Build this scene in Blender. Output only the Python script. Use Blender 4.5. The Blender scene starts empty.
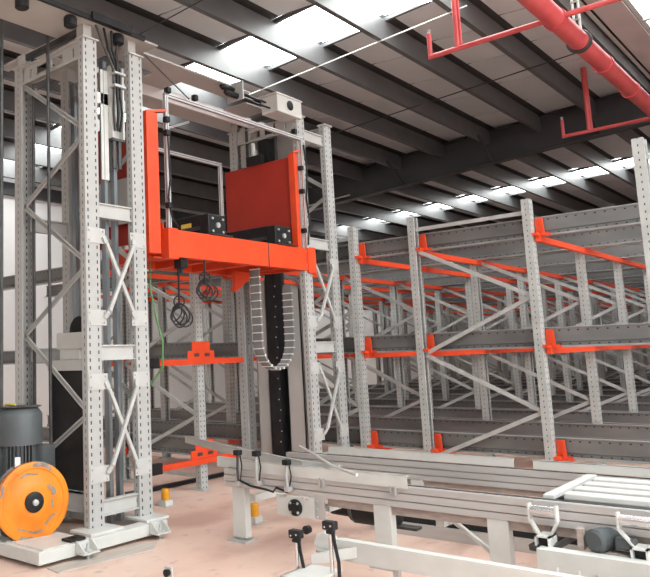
import bpy, math, random
from mathutils import Vector, Matrix
random.seed(7)
S = bpy.context.scene
COL = S.collection

# ------------------------------------------------------------------ camera
CAM_H = 1.6
YAW, PITCH, ROLL = .7492, .1369, .0336
cam_d = bpy.data.cameras.new('camera'); cam = bpy.data.objects.new('camera', cam_d); COL.objects.link(cam)
Rz = Matrix.Rotation(YAW, 3, 'Z'); Rx = Matrix.Rotation(PITCH, 3, 'X'); Ry = Matrix.Rotation(ROLL, 3, 'Y')
Mw = Rz @ Rx @ Ry                                    # columns: right, forward, up
right, fwd, up = Mw.col[0], Mw.col[1], Mw.col[2]
rot = Matrix((right, up, -fwd)).transposed()
cam.matrix_world = Matrix.Translation((0, 0, CAM_H)) @ rot.to_4x4()
cam_d.sensor_fit = 'HORIZONTAL'; cam_d.sensor_width = 36
cam_d.lens = 743.18 / 650 * 36
cam_d.shift_x = (325 - 188.17) / 650
cam_d.shift_y = -(288.5 - 253.57) / 650
cam_d.clip_end = 200
S.camera = cam

# ------------------------------------------------------------------ world, light, exposure
W = bpy.data.worlds.new('daylight'); S.world = W; W.use_nodes = True
bg = W.node_tree.nodes['Background']; bg.inputs[0].default_value = (.93, .96, 1, 1); bg.inputs[1].default_value = 1.5
SKYLIGHT = 7.0
FILL_CANOPY = 5.0
S.view_settings.view_transform = 'Standard'; S.view_settings.look = 'None'
S.view_settings.gamma = 1; S.view_settings.use_curve_mapping = False
S.view_settings.exposure = 0.62

# ------------------------------------------------------------------ materials
def new_mat(name):
    m = bpy.data.materials.new(name); m.use_nodes = True
    return m, m.node_tree.nodes, m.node_tree.links, m.node_tree.nodes['Principled BSDF']
def mathn(N, L, op, a, b=None):
    n = N.new('ShaderNodeMath'); n.operation = op
    for i, v in enumerate((a, b)):
        if v is None: continue
        if hasattr(v, 'links'): L.new(v, n.inputs[i])
        else: n.inputs[i].default_value = v
    return n.outputs[0]
def mixc(N, L, fac, a, b):
    n = N.new('ShaderNodeMix'); n.data_type = 'RGBA'
    for s, v in ((0, fac), (6, a), (7, b)):
        if hasattr(v, 'links'): L.new(v, n.inputs[s])
        else: n.inputs[s].default_value = v if s == 0 else (*v, 1)
    return n.outputs[2]
def noise(N, L, scale, coord, detail=4, stretch=None):
    n = N.new('ShaderNodeTexNoise'); n.inputs['Scale'].default_value = scale; n.inputs['Detail'].default_value = detail
    if stretch:
        mp = N.new('ShaderNodeMapping'); mp.inputs['Scale'].default_value = stretch
        L.new(coord, mp.inputs[0]); coord = mp.outputs[0]
    L.new(coord, n.inputs['Vector']); return n.outputs['Fac']
def ramp(N, L, fac, lo, hi):
    n = N.new('ShaderNodeMapRange'); n.inputs[1].default_value = lo; n.inputs[2].default_value = hi
    L.new(fac, n.inputs[0]); return n.outputs[0]
def surf(name, c1, c2, rough=.5, metal=0, scale=6, stretch=None, slots=None, lo=.35, hi=.7):
    """two-tone painted / galvanised metal; slots=(column offset, half width, pitch, half height) adds punched slots"""
    m, N, L, P = new_mat(name)
    tc = N.new('ShaderNodeTexCoord')
    col = mixc(N, L, ramp(N, L, noise(N, L, scale, tc.outputs['Object'], 4, stretch), lo, hi), c1, c2)
    if slots:
        c, w, pitch, hh = slots
        s = N.new('ShaderNodeSeparateXYZ'); L.new(tc.outputs['Object'], s.inputs[0])
        nn = N.new('ShaderNodeSeparateXYZ'); L.new(tc.outputs['Normal'], nn.inputs[0])
        isx = mathn(N, L, 'GREATER_THAN', mathn(N, L, 'ABSOLUTE', nn.outputs[0]), .6)
        u = N.new('ShaderNodeMix'); L.new(isx, u.inputs[0]); L.new(s.outputs[0], u.inputs[2]); L.new(s.outputs[1], u.inputs[3])
        # flange: one column in the middle; web: two columns
        off = mathn(N, L, 'MULTIPLY', isx, c)
        du = mathn(N, L, 'ABSOLUTE', mathn(N, L, 'SUBTRACT', mathn(N, L, 'ABSOLUTE', u.outputs[0]), off))
        fu = mathn(N, L, 'LESS_THAN', du, mathn(N, L, 'MULTIPLY_ADD', isx, w * .45) if False else mathn(N, L, 'ADD', mathn(N, L, 'MULTIPLY', isx, w * .4), w * .6))
        fr = mathn(N, L, 'ABSOLUTE', mathn(N, L, 'SUBTRACT', mathn(N, L, 'FRACT', mathn(N, L, 'DIVIDE', s.outputs[2], pitch)), .5))
        fz = mathn(N, L, 'LESS_THAN', fr, hh / pitch)
        col = mixc(N, L, mathn(N, L, 'MULTIPLY', fu, fz), col, (.02, .02, .022))
    L.new(col, P.inputs['Base Color'])
    if max(c1) < .03: P.inputs['Specular IOR Level'].default_value = .25
    P.inputs['Roughness'].default_value = rough; P.inputs['Metallic'].default_value = metal
    return m
M = {}
M['white'] = surf('white_paint', (.55, .55, .52), (.61, .61, .58), .42)
M['white_post'] = surf('white_punched_post', (.39, .39, .375), (.44, .44, .425), .42, slots=(.05, .007, .068, .016))
M['tower_white'] = surf('white_tower_paint', (.45, .45, .43), (.50, .50, .48), .42)
M['galv'] = surf('galvanised', (.42, .43, .42), (.54, .55, .535), .42, .25, 9)
M['galv_post'] = surf('galvanised_punched_post', (.38, .39, .375), (.47, .48, .46), .45, .1, 7, slots=(.03, .007, .06, .009))
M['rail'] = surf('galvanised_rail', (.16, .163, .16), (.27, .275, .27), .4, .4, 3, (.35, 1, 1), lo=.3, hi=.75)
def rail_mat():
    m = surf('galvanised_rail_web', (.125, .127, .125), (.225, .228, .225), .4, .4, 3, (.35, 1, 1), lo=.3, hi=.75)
    N, L = m.node_tree.nodes, m.node_tree.links; P = N['Principled BSDF']
    base = P.inputs['Base Color'].links[0].from_socket
    tc = N.new('ShaderNodeTexCoord'); s = N.new('ShaderNodeSeparateXYZ'); L.new(tc.outputs['Object'], s.inputs[0])
    fx = mathn(N, L, 'LESS_THAN', mathn(N, L, 'ABSOLUTE', mathn(N, L, 'SUBTRACT', mathn(N, L, 'FRACT', mathn(N, L, 'DIVIDE', s.outputs[0], .095)), .5)), .11)
    f1 = mathn(N, L, 'LESS_THAN', mathn(N, L, 'ABSOLUTE', mathn(N, L, 'SUBTRACT', s.outputs[2], .182)), .007)
    f2 = mathn(N, L, 'LESS_THAN', mathn(N, L, 'ABSOLUTE', mathn(N, L, 'SUBTRACT', s.outputs[2], .034)), .006)
    L.new(mixc(N, L, mathn(N, L, 'MULTIPLY', fx, mathn(N, L, 'ADD', f1, f2)), base, (.03, .03, .03)), P.inputs['Base Color'])
    return m
M['rail'] = rail_mat()
M['lip'] = surf('galvanised_lip_highlight', (.32, .325, .32), (.42, .425, .42), .34, .35, 4)  # lighter copy of the galvanised tone, paints the highlight along rail edges
M['chainband'] = surf('grey_cable_chain', (.16, .165, .16), (.22, .225, .22), .5)
M['alu'] = surf('aluminium_profile', (.46, .445, .43), (.53, .515, .50), .38, .3, 4, (.3, 3, 3))
M['chrome'] = surf('polished_profile', (.6, .6, .6), (.75, .75, .75), .25, .8)
M['profile'] = surf('anodised_profile', (.62, .62, .62), (.70, .70, .70), .32, .35)
M['orange'] = surf('orange_paint', (.68, .056, .013), (.76, .072, .017), .42, 0, 5)
M['shaded_orange'] = surf('shaded_orange_sheet', (.36, .022, .010), (.41, .028, .012), .5, 0, 3)  # carriage orange darkened so the colour carries the shade on the end panels
M['pipe'] = surf('red_pipe_paint', (.55, .075, .08), (.64, .11, .11), .35, 0, 4)
M['sheave'] = surf('worn_orange_sheave', (.80, .235, .010), (.62, .15, .008), .45, 0, 4, lo=.45, hi=.75)
M['scuff'] = surf('bare_scuffed_steel', (.35, .30, .26), (.22, .17, .13), .5, .3, 20)
M['motor'] = surf('motor_grey', (.07, .08, .084), (.09, .10, .104), .45, .1, 5)
M['black'] = surf('black_plastic', (.012, .012, .013), (.022, .022, .023), .45, 0, 8)
M['dark'] = surf('dark_steel', (.05, .05, .05), (.085, .083, .08), .45, .4, 8)
M['guide'] = surf('guide_rail_steel', (.20, .22, .24), (.30, .33, .35), .3, .7, 3, (3, 3, .3))
M['purlin'] = surf('purlin_grey', (.12, .121, .124), (.14, .141, .144), .45, .25, 3)
M['girder'] = surf('girder_grey', (.055, .056, .058), (.07, .07, .072), .5, .2, 2)
M['roof'] = surf('roof_sheet', (.74, .79, .81), (.80, .85, .87), .6, 0, 1.3)
M['slab'] = surf('roof_backing', (.05, .05, .05), (.06, .06, .06), .8)
M['wall'] = surf('white_wall', (.80, .79, .78), (.84, .83, .82), .7, 0, .6)
M['amber'] = surf('amber_lens', (.62, .27, .015), (.75, .36, .02), .25, 0, 12)
M['sheet'] = surf('grey_sheet_channel', (.42, .41, .39), (.48, .47, .45), .45, .1, 2)
M['wood'] = surf('weathered_board', (.42, .37, .32), (.55, .48, .43), .8, 0, 3, (9, 1, 1))
M['rust'] = surf('dusty_chain_guard', (.33, .27, .24), (.45, .38, .34), .6, .2, 10, (1, 3, 3))
M['green'] = surf('green_wire', (.09, .22, .07), (.12, .28, .09), .5)
M['yellow'] = surf('yellow_sticker', (.8, .62, .08), (.9, .7, .1), .5)
M['paper'] = surf('pale_label', (.75, .75, .72), (.8, .8, .78), .6)
M['gutter'] = surf('pale_roof_trim', (.60, .55, .54), (.66, .60, .59), .5, .1, 2)
def make_floor_mat():
    m, N, L, P = new_mat('pink_epoxy_floor')
    tc = N.new('ShaderNodeTexCoord'); o = tc.outputs['Object']
    a = mixc(N, L, ramp(N, L, noise(N, L, .9, o, 5), .3, .7), (.66, .45, .365), (.76, .56, .465))
    b = mixc(N, L, ramp(N, L, noise(N, L, 1.6, o, 8, (1, .5, 1)), .50, .66), a, (.52, .33, .265))
    c = mixc(N, L, ramp(N, L, noise(N, L, 9, o, 6, (1, .6, 1)), .60, .76), b, (.46, .33, .29))
    L.new(c, P.inputs['Base Color']); P.inputs['Roughness'].default_value = .42
    return m
M['floor'] = make_floor_mat()
def make_emit(name, col, s):
    m, N, L, P = new_mat(name)
    P.inputs['Base Color'].default_value = (.85, .87, .86, 1); P.inputs['Roughness'].default_value = .5
    P.inputs['Emission Color'].default_value = (*col, 1); P.inputs['Emission Strength'].default_value = s
    return m
M['skylight'] = make_emit('daylit_translucent_sheet', (.96, 1, .98), SKYLIGHT)
M['ridge'] = make_emit('daylit_ridge_sheet', (.93, .98, 1), SKYLIGHT * .5)
M['fill_canopy'] = make_emit('added_fill_light_sheet', (.90, .98, 1), FILL_CANOPY)  # added glow that brightens the foreground from the right

# ------------------------------------------------------------------ mesh builder
class MB:
    def __init__(s): s.v = []; s.f = []; s.smooth = False
    def add(s, vs, fs):
        n = len(s.v); s.v += [Vector(p) for p in vs]; s.f += [tuple(i + n for i in f) for f in fs]; return s
    def box(s, x0, x1, y0, y1, z0, z1):
        if x0 > x1: x0, x1 = x1, x0
        if y0 > y1: y0, y1 = y1, y0
        if z0 > z1: z0, z1 = z1, z0
        return s.add([(x0,y0,z0),(x1,y0,z0),(x1,y1,z0),(x0,y1,z0),(x0,y0,z1),(x1,y0,z1),(x1,y1,z1),(x0,y1,z1)],
                     [(3,2,1,0),(4,5,6,7),(0,1,5,4),(1,2,6,5),(2,3,7,6),(3,0,4,7)])
    def bar(s, p, q, w, h, upv=(0, 0, 1)):
        p, q = Vector(p), Vector(q); d = (q - p).normalized(); u = Vector(upv)
        if abs(d.dot(u)) > .98: u = Vector((0, 1, 0))
        a = d.cross(u).normalized() * (w / 2); b = a.cross(d).normalized() * (h / 2)
        return s.add([p-a-b, p+a-b, p+a+b, p-a+b, q-a-b, q+a-b, q+a+b, q-a+b],
                     [(0,1,2,3),(7,6,5,4),(0,4,5,1),(1,5,6,2),(2,6,7,3),(3,7,4,0)])
    def prism(s, poly, p0, e1, e2, d):
        """poly (u,v) in frame p0,e1,e2 extruded by vector d"""
        p0, e1, e2, d = map(Vector, (p0, e1, e2, d)); n = len(poly)
        if e1.cross(e2).dot(d) < 0: poly = list(reversed(poly))
        A = [p0 + e1*u + e2*v for u, v in poly]
        return s.add(A + [a + d for a in A], [tuple(range(n-1, -1, -1)), tuple(range(n, 2*n))] +
                     [(i, (i+1) % n, n + (i+1) % n, n + i) for i in range(n)])
    def cyl(s, p, q, r, n=14, r2=None):
        p, q = Vector(p), Vector(q); d = (q - p).normalized(); r2 = r if r2 is None else r2
        u = Vector((0, 0, 1)) if abs(d.z) < .9 else Vector((1, 0, 0))
        a = d.cross(u).normalized(); b = d.cross(a)
        ring = lambda c, rr: [c + (a*math.cos(2*math.pi*i/n) + b*math.sin(2*math.pi*i/n))*rr for i in range(n)]
        return s.add(ring(p, r) + ring(q, r2), [tuple(range(n-1, -1, -1)), tuple(range(n, 2*n))] +
                     [(i, (i+1) % n, n + (i+1) % n, n + i) for i in range(n)])
    def lathe(s, p, axis, prof, n=24):
        """prof: list of (distance along axis, radius)"""
        p, d = Vector(p), Vector(axis).normalized()
        u = Vector((0, 0, 1)) if abs(d.z) < .9 else Vector((1, 0, 0))
        a = d.cross(u).normalized(); b = d.cross(a); vs = []; fs = []
        for t, r in prof:
            vs += [p + d*t + (a*math.cos(2*math.pi*i/n) + b*math.sin(2*math.pi*i/n))*r for i in range(n)]
        for k in range(len(prof)-1):
            fs += [(k*n+i, k*n+(i+1) % n, (k+1)*n+(i+1) % n, (k+1)*n+i) for i in range(n)]
        fs += [tuple(range(n-1, -1, -1)), tuple((len(prof)-1)*n+i for i in range(n))]
        return s.add(vs, fs)
    def tube(s, pts, r, n=8):
        pts = [Vector(p) for p in pts]; vs = []; fs = []; m = len(pts)
        prev = None
        for k, p in enumerate(pts):
            d = (pts[min(k+1, m-1)] - pts[max(k-1, 0)]).normalized()
            if prev is None:
                u = Vector((0, 0, 1)) if abs(d.z) < .9 else Vector((1, 0, 0)); a = d.cross(u).normalized()
            else: a = (prev - d*prev.dot(d)).normalized()
            prev = a; b = d.cross(a)
            vs += [p + (a*math.cos(2*math.pi*i/n) + b*math.sin(2*math.pi*i/n))*r for i in range(n)]
        for k in range(m-1):
            fs += [(k*n+i, k*n+(i+1) % n, (k+1)*n+(i+1) % n, (k+1)*n+i) for i in range(n)]
        fs += [tuple(range(n-1, -1, -1)), tuple((m-1)*n+i for i in range(n))]
        s.smooth = True
        return s.add(vs, fs)
    def mesh(s, name, origin=(0, 0, 0)):
        o = Vector(origin); me = bpy.data.meshes.new(name)
        me.from_pydata([tuple(v - o) for v in s.v], [], s.f); me.update()
        return me
WLOC = {}
def wloc(o): return WLOC.get(o.name, Vector((0, 0, 0)))
def link(name, me, mat, parent=None, origin=(0, 0, 0), bevel=0, smooth=False):
    o = bpy.data.objects.new(name, me); COL.objects.link(o)
    if mat and not me.materials: me.materials.append(M[mat])
    origin = Vector(origin)
    if parent: o.parent = parent; o.location = origin - wloc(parent)
    else: o.location = origin
    WLOC[o.name] = origin
    if smooth:
        for p in me.polygons: p.use_smooth = True
        me.set_sharp_from_angle(angle=math.radians(40))
    if bevel:
        b = o.modifiers.new('bevel', 'BEVEL'); b.width = bevel; b.segments = 2; b.limit_method = 'ANGLE'
    return o
def build(name, mb, mat, parent=None, origin=None, bevel=0, smooth=None):
    if origin is None: origin = wloc(parent) if parent else (0, 0, 0)
    return link(name, mb.mesh(name, origin), mat, parent, origin, bevel, mb.smooth if smooth is None else smooth)
def thing(name, label, cat, loc=(0, 0, 0), group=None):
    o = bpy.data.objects.new(name, None); COL.objects.link(o); o.location = loc; o.empty_display_size = .1
    WLOC[o.name] = Vector(loc); return tag(o, label, cat, group)
def tag(o, label, cat, group=None):
    o['label'] = label; o['category'] = cat
    if group: o['group'] = group
    return o
def struct(o): o['kind'] = 'structure'; return o
def dup(root, loc, label=None, group=None):
    r = root.copy(); COL.objects.link(r); r.location = loc; WLOC[r.name] = Vector(loc)
    if label: r['label'] = label
    if group: r['group'] = group
    for ch in root.children:
        c = ch.copy(); COL.objects.link(c); c.parent = r
        for g in ch.children:
            d = g.copy(); COL.objects.link(d); d.parent = c
    return r

# ------------------------------------------------------------------ the setting
WALL_X, WALL_Y = -15.0, 37.5
RX0, RX1 = -2.40, -1.80                                   # ridge skylight
def zroof(x): return 6.85 + .06 * (min(x, -3.6 - x) + 4.5)
o = struct(build('floor', MB().box(WALL_X - .2, 14, -14, WALL_Y + .2, -.2, 0), 'floor'))
struct(build('wall_left', MB().box(WALL_X - .2, WALL_X, -14, WALL_Y, 0, zroof(WALL_X) + .3), 'wall'))
struct(build('wall_back', MB().prism([(WALL_X - .2, 0), (12.2, 0), (12.2, zroof(12.2) + .3), (-1.8, zroof(-1.8) + .3), (WALL_X - .2, zroof(WALL_X) + .3)], (0, WALL_Y, 0), (1, 0, 0), (0, 0, 1), (0, .2, 0)), 'wall'))
# unseen side: solid wall behind the camera, right wall with an invented opening for light, 4.2 m high
struct(build('wall_front', MB().box(WALL_X - .2, 7.2, -14.2, -14, 0, 8), 'wall'))
struct(build('wall_right', MB().box(7, 7.2, -14, 10, 4.2, 8).box(7, 7.2, 10, WALL_Y, 0, 8), 'wall'))
# roof: purlins along Y every 1.16 m, sheets and skylight strips between them
PX = [-5.27 + 1.16 * k for k in range(-8, 3)]            # purlin web positions
SKY = [(-5.8, -4.43), (9.10, 10.47), (24.0, 25.4)]
def roof_piece(mb, x0, x1, y0, y1, off, t):
    z0, z1 = zroof(x0) + off, zroof(x1) + off
    mb.add([(x0,y0,z0),(x1,y0,z1),(x1,y1,z1),(x0,y1,z0),(x0,y0,z0+t),(x1,y0,z1+t),(x1,y1,z1+t),(x0,y1,z0+t)],
           [(3,2,1,0),(4,5,6,7),(0,1,5,4),(1,2,6,5),(2,3,7,6),(3,0,4,7)]); return mb
XA, XB = PX[0] - 1.16, PX[-1]
mb = MB()
for y0, y1 in ((-14, SKY[0][0]), (SKY[0][1], SKY[1][0]), (SKY[1][1], SKY[2][0]), (SKY[2][1], WALL_Y + .2)):
    roof_piece(mb, XA - .5, XB, y0, y1, .06, .05)
roof_piece(mb, XB, RX0, -14, WALL_Y + .2, .06, .05); roof_piece(mb, RX1, 0.4, -14.2, WALL_Y + .2, .06, .05); roof_piece(mb, .4, 7.2, -14.2, -3, .06, .05); roof_piece(mb, .4, 7.2, 10.5, WALL_Y + .2, .06, .05)
ceil = struct(build('ceiling', mb, 'slab'))
edges = [SKY[0][1] + (SKY[1][0] - SKY[0][1]) / 9 * k for k in range(10)]
rows = list(zip(edges[2:-1], edges[3:]))
e2 = [SKY[1][1] + (SKY[2][0] - SKY[1][1]) / 9 * k for k in range(10)]
rows += list(zip(e2[:-1], e2[1:])) + [(25.4 + 1.5 * q, 26.9 + 1.5 * q) for q in range(8)]
bays = list(zip([XA] + PX[:-1], PX))
cache = {}
for x0, x1 in bays:
    for y0, y1 in rows:
        key = round(y1 - y0, 3)
        if key not in cache:
            cache[key] = roof_piece(MB(), -.572, .572, 0.018, y1 - y0 - .018, -zroof(0), .035).mesh('roof_sheet')
        xm = (x0 + x1) / 2
        link('roof_sheet', cache[key], 'roof', ceil, (xm, y0, zroof(xm)))
for n, (y0, y1) in enumerate(SKY):
    w = struct(build('window_%d' % (n + 1), roof_piece(roof_piece(MB(), XA, XB, y0 - .03, y0 + .03, -.02, .06), XA, XB, y1 - .03, y1 + .03, -.02, .06), 'purlin'))
    pm = roof_piece(MB(), -.575, .575, y0 + .03, y1 - .03, -zroof(0), .02).mesh('pane')
    for x0, x1 in bays:
        if x1 < WALL_X + 1: continue
        xm = (x0 + x1) / 2
        link('pane', pm, 'skylight', w, (xm, 0, zroof(xm)))
rw = struct(build('window_4', roof_piece(roof_piece(MB(), RX0 - .05, RX0 + .02, -10, 30, -.03, .12), RX1 - .02, RX1 + .05, -10, 30, -.03, .12), 'white'))
rpm = roof_piece(MB(), RX0, RX1, .03, 1.97, .04, .02).mesh('pane')
for q in range(20):
    link('pane', rpm, 'ridge', rw, (0, -10 + 2 * q, 0))
    build('glazing_bar', roof_piece(MB(), RX0, RX1, -10.04 + 2 * q, -9.96 + 2 * q, -.06, .10), 'white', rw)
# right-hand slope: invented glowing sheets, out of view, that light the foreground
cw5 = struct(build('window_5', roof_piece(roof_piece(MB(), .35, .42, -3, 10.5, -.03, .12), 6.95, 7.05, -3, 10.5, -.03, .12), 'white'))
spm = roof_piece(MB(), .4, 7.0, .03, 1.47, .04, .02).mesh('pane')
for q in range(9):
    link('pane', spm, 'fill_canopy', cw5, (0, -3 + 1.5 * q, 0))
    build('glazing_bar', roof_piece(MB(), .4, 7.0, -3.03 + 1.5 * q, -2.97 + 1.5 * q, -.06, .10), 'white', cw5)
# purlins: C sections in two lengths, butting onto the portal girder
GY = 17.72
k = 0
for (y0, y1) in ((-14, GY - .02), (GY + .02, WALL_Y)):
    cm = MB().prism([(0, 0), (.075, 0), (.075, -.025), (.008, -.02), (.008, -.35), (.075, -.35), (.075, -.335), (.083, -.335), (.083, -.37), (0, -.37)],
                    (-.0, y0, 0), (-1, 0, 0), (0, 0, 1), (0, y1 - y0, 0)).mesh('purlin')
    for x in PX:
        k += 1
        struct(link('trim_%d' % k, cm, 'purlin', None, (x, 0, zroof(x) - .005)))
# portal girder (I section sloping with the roof)
def girder(y, name):
    def zt(x): return zroof(x) - .02
    mb = MB()
    for x0, x1 in ((XA, -1.8), (-1.8, 12)):
        def slab(ya, yb, za, zb):
            mb.add([(x0,ya,zt(x0)+za),(x1,ya,zt(x1)+za),(x1,yb,zt(x1)+za),(x0,yb,zt(x0)+za),(x0,ya,zt(x0)+zb),(x1,ya,zt(x1)+zb),(x1,yb,zt(x1)+zb),(x0,yb,zt(x0)+zb)],
                   [(3,2,1,0),(4,5,6,7),(0,1,5,4),(1,2,6,5),(2,3,7,6),(3,0,4,7)])
        slab(y - .01, y + .01, -.78, -.02); slab(y - .13, y + .13, -.80, -.78); slab(y - .13, y + .13, -.03, 0)
    return struct(build(name, mb, 'girder'))
g = girder(GY, 'trim_%d' % (k + 1))
for x in PX[1:-1:2]:
    build('fly_brace', MB().bar((x + .02, GY - .85, zroof(x) - .30), (x + .02, GY - .06, zroof(x) - .76), .05, .05), 'girder', g)
struct(build('trim_%d' % (k + 2), MB().box(WALL_X, WALL_X + .12, -14, WALL_Y, 5.55, 5.85), 'girder'))
# sag rods and cables between the purlins (along X)
def rod(label, x0, x1, y, off, r, mat, cat='rod'):
    o = build('tie_rod', MB().cyl((x0, y, zroof(x0) - off), (x1, y, zroof(x1) - off), r, 6), mat)
    return tag(o, label, cat)
rod('bright white tie rod crossing below the roof beside the near skylight strip', -8.3, -3.9, 10.3, .395, .011, 'white')
rod('thin dark cable strung across the roof in front of the dark girder', -10.2, -3.0, 13.55, .39, .011, 'dark', 'cable')
rod('pale steel strut below the girder above the rack top', -12.0, -10.0, GY - .6, .83, .02, 'galv')
rod('thin dark cable crossing the roof above the hoist top', -10, -5.0, 7.15, .39, .008, 'dark', 'cable')

# ------------------------------------------------------------------ hoist towers
PA, PB2 = 4.225, 4.815                                   # tower A post y starts
def c_post(w, d, t, sx, lip=.02):
    """C section: web at x=+w/2*sx, flanges along -sx; centred"""
    a, b = w / 2, d / 2
    pts = [(a, -b), (a, b), (-a, b), (-a, b - lip), (-a + t, b - lip), (-a + t, b - t), (a - t, b - t), (a - t, -b + t), (-a + t, -b + t), (-a + t, -b + lip), (-a, -b + lip), (-a, -b)]
    return [(x * sx, y) for x, y in pts]
def tower(name, label, y1, y2, mirror=False):
    t = thing(name, label, 'hoist tower', (-5.7, (y1 + y2) / 2 + .09, .0))
    zt, zb = 4.6, .13
    dpt = .165
    for yy in (y1, y2):
        for x, sx in ((-5.225, 1), (-6.245, -1)):
            w = .075 if sx == 1 else .12
            p = build('post', MB().prism(c_post(w, dpt, .012, sx), (x, yy + dpt/2, zb), (1,0,0), (0,1,0), (0,0,zt-zb)), 'white_post', t, (x, yy + dpt/2, zb))
            build('cap_plate', MB().box(x - w/2 - .02, x + w/2 + .02, yy - .015, yy + dpt + .015, zt, zt + .015), 'tower_white', p)
            build('foot_plate', MB().box(x - w/2 - .05, x + w/2 + .04, yy - .04, yy + dpt + .04, zb - .002, zb + .015), 'tower_white', p)
    ya, yb = y1 + dpt, y2
    # horizontal I beams + flattened-tube cross braces on the X faces
    for x in (-5.235, -6.235):
        for z in (3.04, 1.725, .368) + ((4.45,) if mirror else ()):
            mb = MB().box(x - .03, x + .03, ya - .03, yb + .03, z - .012, z).box(x - .03, x + .03, ya - .03, yb + .03, z - .138, z - .126).box(x - .006, x + .006, ya - .03, yb + .03, z - .13, z - .006)
            build('cross_beam', mb, 'tower_white', t)
        if x < -6: continue
        xo = -5.175
        for z0, z1 in ((2.72, 1.97), (1.40, .60)):
            for (a, b) in (((ya + .03), (yb - .02)), ((yb - .02), (ya + .03))):
                pts = [Vector((xo + .01, a + (b - a) * q, z0 + (z1 - z0) * q)) for q in [0, .08, .16, .84, .92, 1]]
                if a > b:
                    for p in pts[1:5]: p.x += .03
                mb = MB()
                for i in range(5):
                    wd = .045 if i in (0, 4) else .034; th = .012 if i in (0, 4) else .03
                    mb.bar(pts[i], pts[i+1], th, wd, (0, 1, .01) if False else (1, 0, 0)) if False else mb.bar(pts[i], pts[i+1], wd, th, (1, 0, 0))
                build('cross_brace', mb, 'tower_white', t, bevel=.004)
            for z in (z0, z1):
                for a, b in ((y1 + .01, ya + .06), (yb - .05, y2 + dpt - .01)):
                    pl = build('splice_plate', MB().box(-5.187, -5.18, a, b, z - .07, z + .07), 'tower_white', t)
                    mb = MB()
                    for yy in (a + .025, b - .025):
                        for zz in (z - .045, z + .045): mb.cyl((-5.181, yy, zz), (-5.170, yy, zz), .011, 6)
                    build('bolts', mb, 'galv', pl)
    # zig-zag bracing on both Y faces
    za = [(3.14, -6.19, 3.66, -5.26), (3.14, -6.19, 2.50, -5.26), (1.85, -6.19, 2.42, -5.26), (1.85, -6.19, 1.16, -5.26), (.55, -6.19, 1.10, -5.26), (4.40, -6.19, 3.75, -5.26)]
    for yy in ((y2 + dpt - .05,) if mirror else (y1 + .05, y2 + dpt - .05)):
        for (a, xa, b, xb) in za:
            mb = MB().bar((xa, yy, a), (xb, yy, b), .035, .012).bar((xa, yy - .0145, a), (xb, yy - .0145, b), .006, .05)
            build('diagonal_brace', mb, 'tower_white', t)
    # pierced head channel between the posts
    for yy, sg in ((y1 + .03, 1), (y2 + dpt - .05, 1)):
        mb = MB(); x0, x1 = -6.19, -5.26; z0, z1 = 4.41, 4.60
        hx = [x0, -6.09, -6.05, -5.98, -5.80, -5.72, -5.54, -5.40, -5.36, x1]
        mb.box(x0, x1, yy, yy + .02, z0, z0 + .05); mb.box(x0, x1, yy, yy + .02, z1 - .05, z1)
        for i in range(0, len(hx) - 1, 2): mb.box(hx[i], hx[i+1], yy, yy + .02, z0 + .05, z1 - .05)
        mb.box(x0, x1, yy - .03, yy + .05, z0, z0 + .012); mb.box(x0, x1, yy - .03, yy + .05, z1 - .012, z1)
        build('head_channel', mb, 'tower_white', t)
    # two T guide rails inside, plus a slotted chain channel
    return t
TA = tower('hoist_tower', 'white slotted-post hoist tower with cross braces beside the orange sheave', PA, PB2)
TB = tower('hoist_tower', 'white slotted-post hoist tower behind the red carriage panel, farther from the sheave', 7.685, 8.315, True)
# guide rails in tower A
def guide_rails(parent, spots, z0=.13, z1=4.5):
    for x, y in spots:
        build('guide_rail', MB().prism([(-.03, 0), (.03, 0), (.03, .01), (.008, .012), (.008, .06), (-.008, .06), (-.008, .012), (-.03, .01)], (x, y, z0), (1,0,0), (0,1,0), (0,0,z1-z0)), 'guide', parent)
guide_rails(TA, [(-5.33, 4.56), (-5.33, 4.68), (-6.02, 4.75)])
build('counterweight_channel', MB().box(-5.30, -5.24, 4.62, 4.64, 3.72, 4.45).box(-5.30, -5.24, 4.76, 4.78, 3.72, 4.45).box(-5.31, -5.30, 4.62, 4.78, 3.72, 4.45), 'white', TA)
build('pierced_panel', MB().box(-5.31, -5.30, 4.40, 4.62, 4.05, 4.16).box(-5.31, -5.30, 4.40, 4.44, 3.3, 4.4).box(-5.31, -5.30, 4.53, 4.62, 3.3, 4.4), 'white', TA)
build('hydraulic_buffer', MB().cyl((-5.27, 4.66, 3.42), (-5.27, 4.66, 3.70), .022, 10).cyl((-5.27, 4.73, 3.42), (-5.27, 4.73, 3.70), .022, 10).box(-5.30, -5.24, 4.62, 4.78, 3.69, 3.715), 'dark', TA)
build('rear_sheet', MB().box(-6.18, -5.28, 5.0, 5.012, 2.95, 3.42), 'sheet', TA)
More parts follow.
